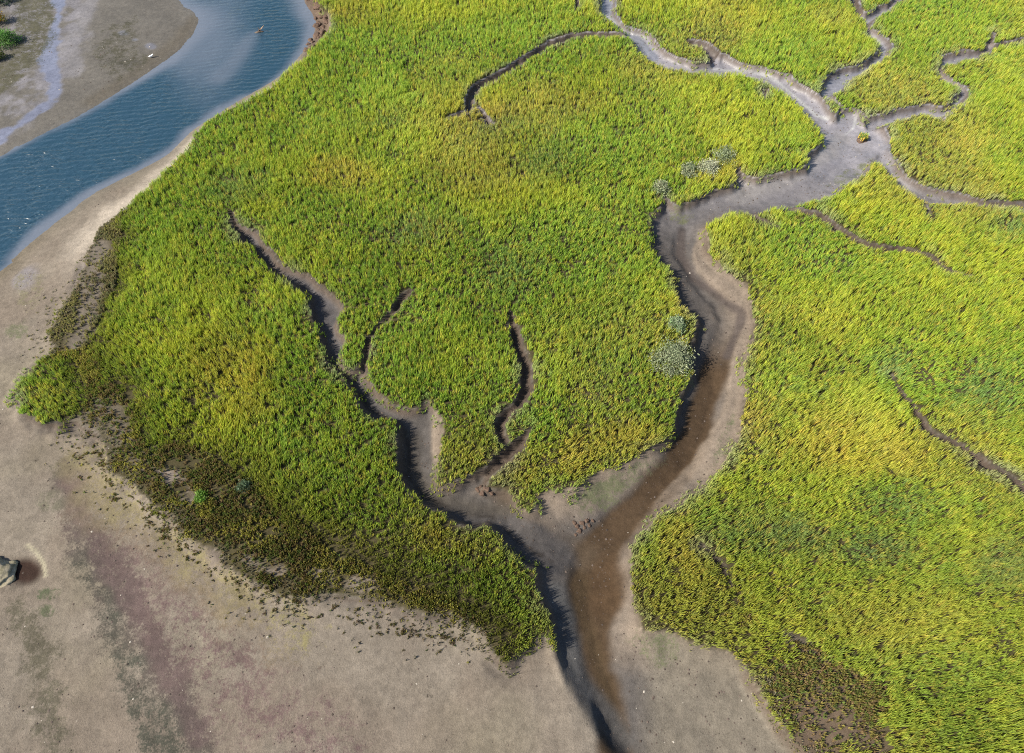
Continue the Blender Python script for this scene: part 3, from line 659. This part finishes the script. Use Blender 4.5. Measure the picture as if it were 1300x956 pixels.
SIL = [(.20,.22,.13), (.16,.19,.105), (.24,.25,.155), (.12,.15,.08)]
def ground_at(px, py, z=0.):
    w = world((px, py), z)[0]; zg = float(S_z(np.array([w[0]]), np.array([w[1]]))[0])
    w = world((px, py), zg)[0]; zg = float(S_z(np.array([w[0]]), np.array([w[1]]))[0])
    return w[0], w[1], zg
def shrub(px, py, rpx, hh, label, cols=SIL, group=None, nl=2600, size=.12, cat='shrub', name='shrub', squash=1., mat=None):
    x, y, zg = ground_at(px, py+rpx*.45); sc = (y*CP-(zg-H)*SP)/FPX
    r = rpx*sc
    t = thing(name, label, cat, (x, y, zg), group)
    leaf_cloud('foliage', r*.82, r*.82*squash, hh, nl, cols, size, int(abs(px*7+py))+3, parent=t, mat=mat); stems(r*.8, hh, int(px+py), t)
    return t
SG = 'silvery shrubs along the channel bank'
shrub(851,446,28,1.15,'largest silver-grey bushy shrub, on the left bank of the wide channel bend', group=SG, nl=6000)
shrub(858,409,13,.8,'small grey-green shrub just above the largest silver shrub', [(.15,.20,.11),(.20,.24,.15),(.12,.19,.08)], SG)
shrub(917,195,18,.95,'silver shrub highest up the picture, furthest back from the channel edge', group=SG, nl=2600)
shrub(897,212,16,1.05,'pale silver shrub in the middle of the row, touching a smaller one on its left', [(.26,.27,.18),(.20,.225,.14),(.28,.28,.20)], group=SG, nl=2600)
shrub(874,215,13,.9,'rounded silver shrub joined to the left side of a paler one', group=SG, nl=2000)
shrub(838,237,13,.9,'silver shrub at the lower left end of the row, beside the bank notch', group=SG, nl=2000)
GRN = [(.11,.22,.03), (.16,.28,.04), (.08,.16,.02)]
shrub(257,628,9,.5,'bright green plant alone on the bare sandy patch in the scrub', GRN, None, 900, .11, 'plant', 'plant', mat=LEAF)
shrub(311,614,10,.5,'blue-green plant in the dark scrub near the yellow grass', [(.09,.13,.07),(.11,.16,.09),(.06,.09,.045)], None, 900, .11, 'plant', 'plant', mat=LEAF)
# growth at the top left corner, on the far mud bank
CG = 'bushes at the top left corner'
shrub(8,48,17,1.2,'bright green bush on the mud bank at the top left corner', [(.07,.17,.03),(.11,.22,.05),(.04,.10,.02)], CG, 2600, .16, 'bush', 'bush', mat=LEAF)
shrub(-3,22,14,1.2,'orange and yellow bush at the left edge near the top corner', [(.28,.20,.02),(.22,.11,.02),(.16,.17,.02)], CG, 1800, .16, 'bush', 'bush', mat=LEAF)
shrub(-4,70,12,.9,'dark olive bush at the left edge under the bright green one', [(.06,.08,.02),(.08,.10,.02)], CG, 1500, .16, 'bush', 'bush', mat=LEAF)
shrub(0,-4,16,1.4,'dark green bush right in the top left corner', [(.03,.06,.02),(.05,.09,.03)], CG, 2000, .16, 'bush', 'bush', mat=LEAF)

# tussock on the fork of the channel
CLOD = plain_material('peat', (.075,.048,.034), .85, .4, 6., .8)
def lump_mesh(name, r, seed, flat=.6, sub=2):
    import bmesh
    from mathutils import noise as mn
    bm = bmesh.new(); bmesh.ops.create_icosphere(bm, subdivisions=sub+1, radius=1.)
    for v in bm.verts:
        p = v.co.copy(); d = 1+.45*mn.noise(p*1.3+Vector((seed*3.1, 0, 0)))+.22*mn.noise(p*3.1+Vector((0, seed*2.7, 0)))
        v.co = Vector((p.x*r[0]*d, p.y*r[1]*d, max(-.15*r[2], p.z*r[2]*d*(flat if p.z < 0 else 1))))
    me = bpy.data.meshes.new(name); bm.to_mesh(me); bm.free()
    for p in me.polygons: p.use_smooth = True
    return me
x, y, zg = ground_at(1094, 179)
t = thing('tussock', 'small green tussock standing alone on the mud where the channels fork', 'tussock', (x, y, zg))
link('mud_base', lump_mesh('mud_base', (.55,.5,.38), 3), CLOD, t)
gg = np.random.default_rng(5); m_ = 46
tx_, ty_ = gg.normal(0, .22, m_).astype(f32), gg.normal(0, .22, m_).astype(f32)
cc = np.stack([GREEN, LIME, TEAL, OCHRE])[gg.integers(0, 4, m_)]
V, L_, C_, A = blades(tx_, ty_, np.full(m_, .25, f32), np.full(m_, .5, f32), cc.astype(f32), 8, .06, .12, (np.full(m_, .1, f32), np.zeros(m_, f32)), .2, None, seed=9)
me = mesh_from(bpy.data.meshes.new('grass_top'), V, L_, C_); colour_attr(me, A); link('grass_top', me, LEAF, t)

# fallen peat clods
clod_me = [lump_mesh('peat_clod', (.42,.34,.26), s) for s in range(5)]
for me in clod_me: me.materials.append(CLOD)
def clods(spots, label, group, s0):
    for i, (px, py, sc) in enumerate(spots):
        x, y, zg = ground_at(px, py, -.6)
        o = bpy.data.objects.new('peat_clod', clod_me[i % 5]); COL.objects.link(o)
        o.location = (x, y, zg-.05*sc); o.rotation_euler = (0, 0, random.uniform(0, 6.28)); o.scale = (sc*random.uniform(.8, 1.3), sc*random.uniform(.8, 1.2), sc*random.uniform(.8, 1.2))
        o['label'] = label; o['category'] = 'mud clod'; o['group'] = group
rs = random.Random(4)
river_spots = [(np.interp(y_, [0,14,35,59],[395,407,409,396])+rs.uniform(-7,7), y_+rs.uniform(-2,2), rs.uniform(.6,1.35)) for y_ in np.linspace(-6, 64, 40)]
clods(river_spots, 'brown peat clod slumped from the grass edge onto the river bend', 'peat clods along the river bend', 0)
clods([(607,622,.45),(613,624,.55),(619,621,.5),(624,624,.4),(616,620,.4),(611,619,.35)], 'brown peat clod below the grass tip at the creek mouth', 'peat clods at the creek mouth', 1)
clods([(733,668,.4),(739,664,.5),(745,661,.45),(748,667,.35),(736,674,.45),(742,670,.35),(729,663,.35),(752,661,.3),(731,679,.3)], 'cracked brown mud clod on the grey slope above the brown channel', 'mud clods above the brown channel', 2)

# boulder at the left edge
ROCK = plain_material('pale_rock', (.20,.17,.12), .95, .35, 3., .8, (.11,.10,.06))
x, y, zg = ground_at(-2, 728)
o = link('boulder', lump_mesh('boulder', (1.2,1.15,.42), 11, sub=3), ROCK, label='pale weathered boulder beside the dark pool at the left edge', category='boulder'); o.location = (x, y, zg)

# lone tufts scattered on the silt, each its own
tm = []
for s in range(5):
    g_ = np.random.default_rng(60+s); m_ = 5
    V, L_, C_, A = blades(g_.normal(0,.09,m_).astype(f32), g_.normal(0,.09,m_).astype(f32), np.zeros(m_,f32), np.full(m_,.17,f32), np.stack(SC)[g_.integers(0,4,m_)]*.9, 8, .045, .08, (np.full(m_,.1,f32), np.zeros(m_,f32)), .09, None, seed=70+s)
    me = mesh_from(bpy.data.meshes.new('scrub_tuft'), V, L_, C_); colour_attr(me, A); me.materials.append(LEAF); tm.append(me)
rim_line = np.array([(104,556),(131,572),(140,602),(168,630),(210,660),(240,686),(292,730),(330,746),(381,766),(430,768),(484,782),(545,796),(590,806)], float)
for i in range(170):
    tt = rs.random()*(len(rim_line)-1); a_ = int(tt); p = rim_line[a_]*(1-tt+a_)+rim_line[a_+1]*(tt-a_)
    dpx = abs(rs.gauss(0, 14)); p = p+np.array([-dpx*.45+rs.uniform(-5,5), dpx*.9])
    x, y, zg = ground_at(p[0], p[1], -.3)
    o = bpy.data.objects.new('scrub_tuft', tm[i % 5]); COL.objects.link(o); o.location = (x, y, zg); s_ = rs.uniform(.4, 1.05); o.scale = (s_, s_, s_); o.rotation_euler = (0, 0, rs.uniform(0, 6.28))
    o['label'] = 'dark scrub tuft standing loose on the mudflat below the marsh edge'; o['category'] = 'plant tuft'; o['group'] = 'loose scrub tufts on the mudflat'

# driftwood snag in the river
WOOD = plain_material('wet_driftwood', (.07,.05,.035), .6, .4, 10., .6); PALE = plain_material('bare_wood', (.20,.125,.07), .8, .3, 10., .5)
def tube(name, pts, rad, mat, parent):
    V = []; F = []; k = 7
    for p, r in zip(pts, rad):
        p = Vector(p)
        for q in range(k): V.append(p+Vector((math.cos(q*6.2832/k)*r, math.sin(q*6.2832/k)*r*.8, math.sin(q*6.2832/k+.6)*r*.6)))
    for j in range(len(pts)-1):
        for q in range(k): F.append((j*k+q, j*k+(q+1) % k, (j+1)*k+(q+1) % k, (j+1)*k+q))
    F += [tuple(range(k))[::-1], tuple(range((len(pts)-1)*k, len(pts)*k))]
    me = bpy.data.meshes.new(name); me.from_pydata(V, [], F); return link(name, me, mat, parent)
w = world((329, 41), ZW)[0]
t = thing('driftwood', 'dark forked snag of driftwood sticking out of the blue river', 'driftwood', (w[0], w[1], ZW))
tube('log', [(-.65,-.2,-.08),(-.3,-.12,.06),(0,0,.12),(.35,.08,.05),(.6,.1,-.1)], [.09,.13,.14,.11,.05], WOOD, t)
tube('branch', [(.0,0,.1),(.2,.12,.3),(.45,.25,.5),(.62,.42,.62)], [.10,.085,.06,.03], PALE, t)
tube('branch', [(.02,0,.1),(.08,.05,.42),(.0,.1,.6)], [.07,.05,.02], WOOD, t)

# white bird on the far mud bank
def bird(px, py, label):
    x, y, zg = ground_at(px, py, ZW+.2)
    WH = plain_material('white_feathers', (.78,.78,.75), .7, .05); GY = plain_material('grey_feathers', (.45,.47,.5), .7, .1); OR = plain_material('beak', (.5,.28,.05), .5, .1)
    import bmesh
    bm = bmesh.new()
    t = thing('bird', label, 'bird', (x, y, zg), rz=.5)
    # one body: ring sections from tail to beak base
    secs = [(-.30,.20,.012),(-.22,.20,.045),(-.10,.20,.085),(.02,.21,.10),(.12,.235,.085),(.18,.29,.05),(.21,.335,.048),(.245,.35,.045),(.275,.345,.02)]
    rings = []
    for (xx, zz_, r) in secs: rings.append([bm.verts.new((xx, math.cos(a)*r*.85, zz_+math.sin(a)*r)) for a in [i*math.pi/5 for i in range(10)]])
    for a_, b_ in zip(rings, rings[1:]):
        for i in range(10): bm.faces.new((a_[i], a_[(i+1) % 10], b_[(i+1) % 10], b_[i]))
    bm.faces.new(rings[0][::-1]); bm.faces.new(rings[-1])
    me = bpy.data.meshes.new('body'); bm.to_mesh(me); bm.free()
    for p in me.polygons: p.use_smooth = True
    link('body', me, WH, t)
    for s in (-1, 1):
        V = [(.12,s*.075,.25),(.0,s*.105,.26),(-.2,s*.075,.23),(-.36,s*.02,.215),(-.2,s*.088,.17),(0,s*.112,.16),(.1,s*.09,.18)]
        me = bpy.data.meshes.new('wing'); me.from_pydata(V+[(v[0], v[1]-s*.02, v[2]) for v in V], [], [tuple(range(7)), tuple(range(7, 14))[::-1]]+[(i, (i+1) % 7, 7+(i+1) % 7, 7+i) for i in range(7)]); link('wing', me, GY, t)
        tube('leg', [(.0,s*.035,-.01),(.005,s*.035,.07),(0,s*.035,.14)], [.008,.007,.010], OR, t)
    tube('beak', [(.265,0,.345),(.30,0,.342),(.335,0,.33)], [.016,.012,.004], OR, t)
bird(193, 73, 'small white bird standing on the dark mud bank beside the river')

# ------------------------------------------------------------------ daylight
SUN_EL, SUN_FROM = R(40), R(200)                      # from the left, a little from the near side
w = bpy.data.worlds.new('World'); scene.world = w; w.use_nodes = True
nt = w.node_tree; bg = nt.nodes['Background']
sky = nt.nodes.new('ShaderNodeTexSky'); sky.sky_type = 'NISHITA'; sky.sun_disc = False
sky.sun_elevation = SUN_EL; sky.sun_rotation = math.pi/2-SUN_FROM
sky.dust_density = 1.2; sky.altitude = 0
nt.links.new(sky.outputs[0], bg.inputs[0]); bg.inputs[1].default_value = .095
sd = bpy.data.lights.new('sun', 'SUN'); so = bpy.data.objects.new('sun', sd); COL.objects.link(so)
sd.energy = 5.0; sd.angle = R(.6); sd.color = (1, .93, .80)
so.rotation_euler = Vector((-math.cos(SUN_FROM)*math.cos(SUN_EL), -math.sin(SUN_FROM)*math.cos(SUN_EL), -math.sin(SUN_EL))).to_track_quat('-Z', 'Y').to_euler()
vs = scene.view_settings; vs.view_transform = 'Standard'; vs.look = 'None'; vs.exposure = 1.35; vs.gamma = 1; vs.use_curve_mapping = False
scene.cycles.max_bounces = 5; scene.cycles.transparent_max_bounces = 4; scene.cycles.use_denoising = False; scene.cycles.filter_width = 1.1
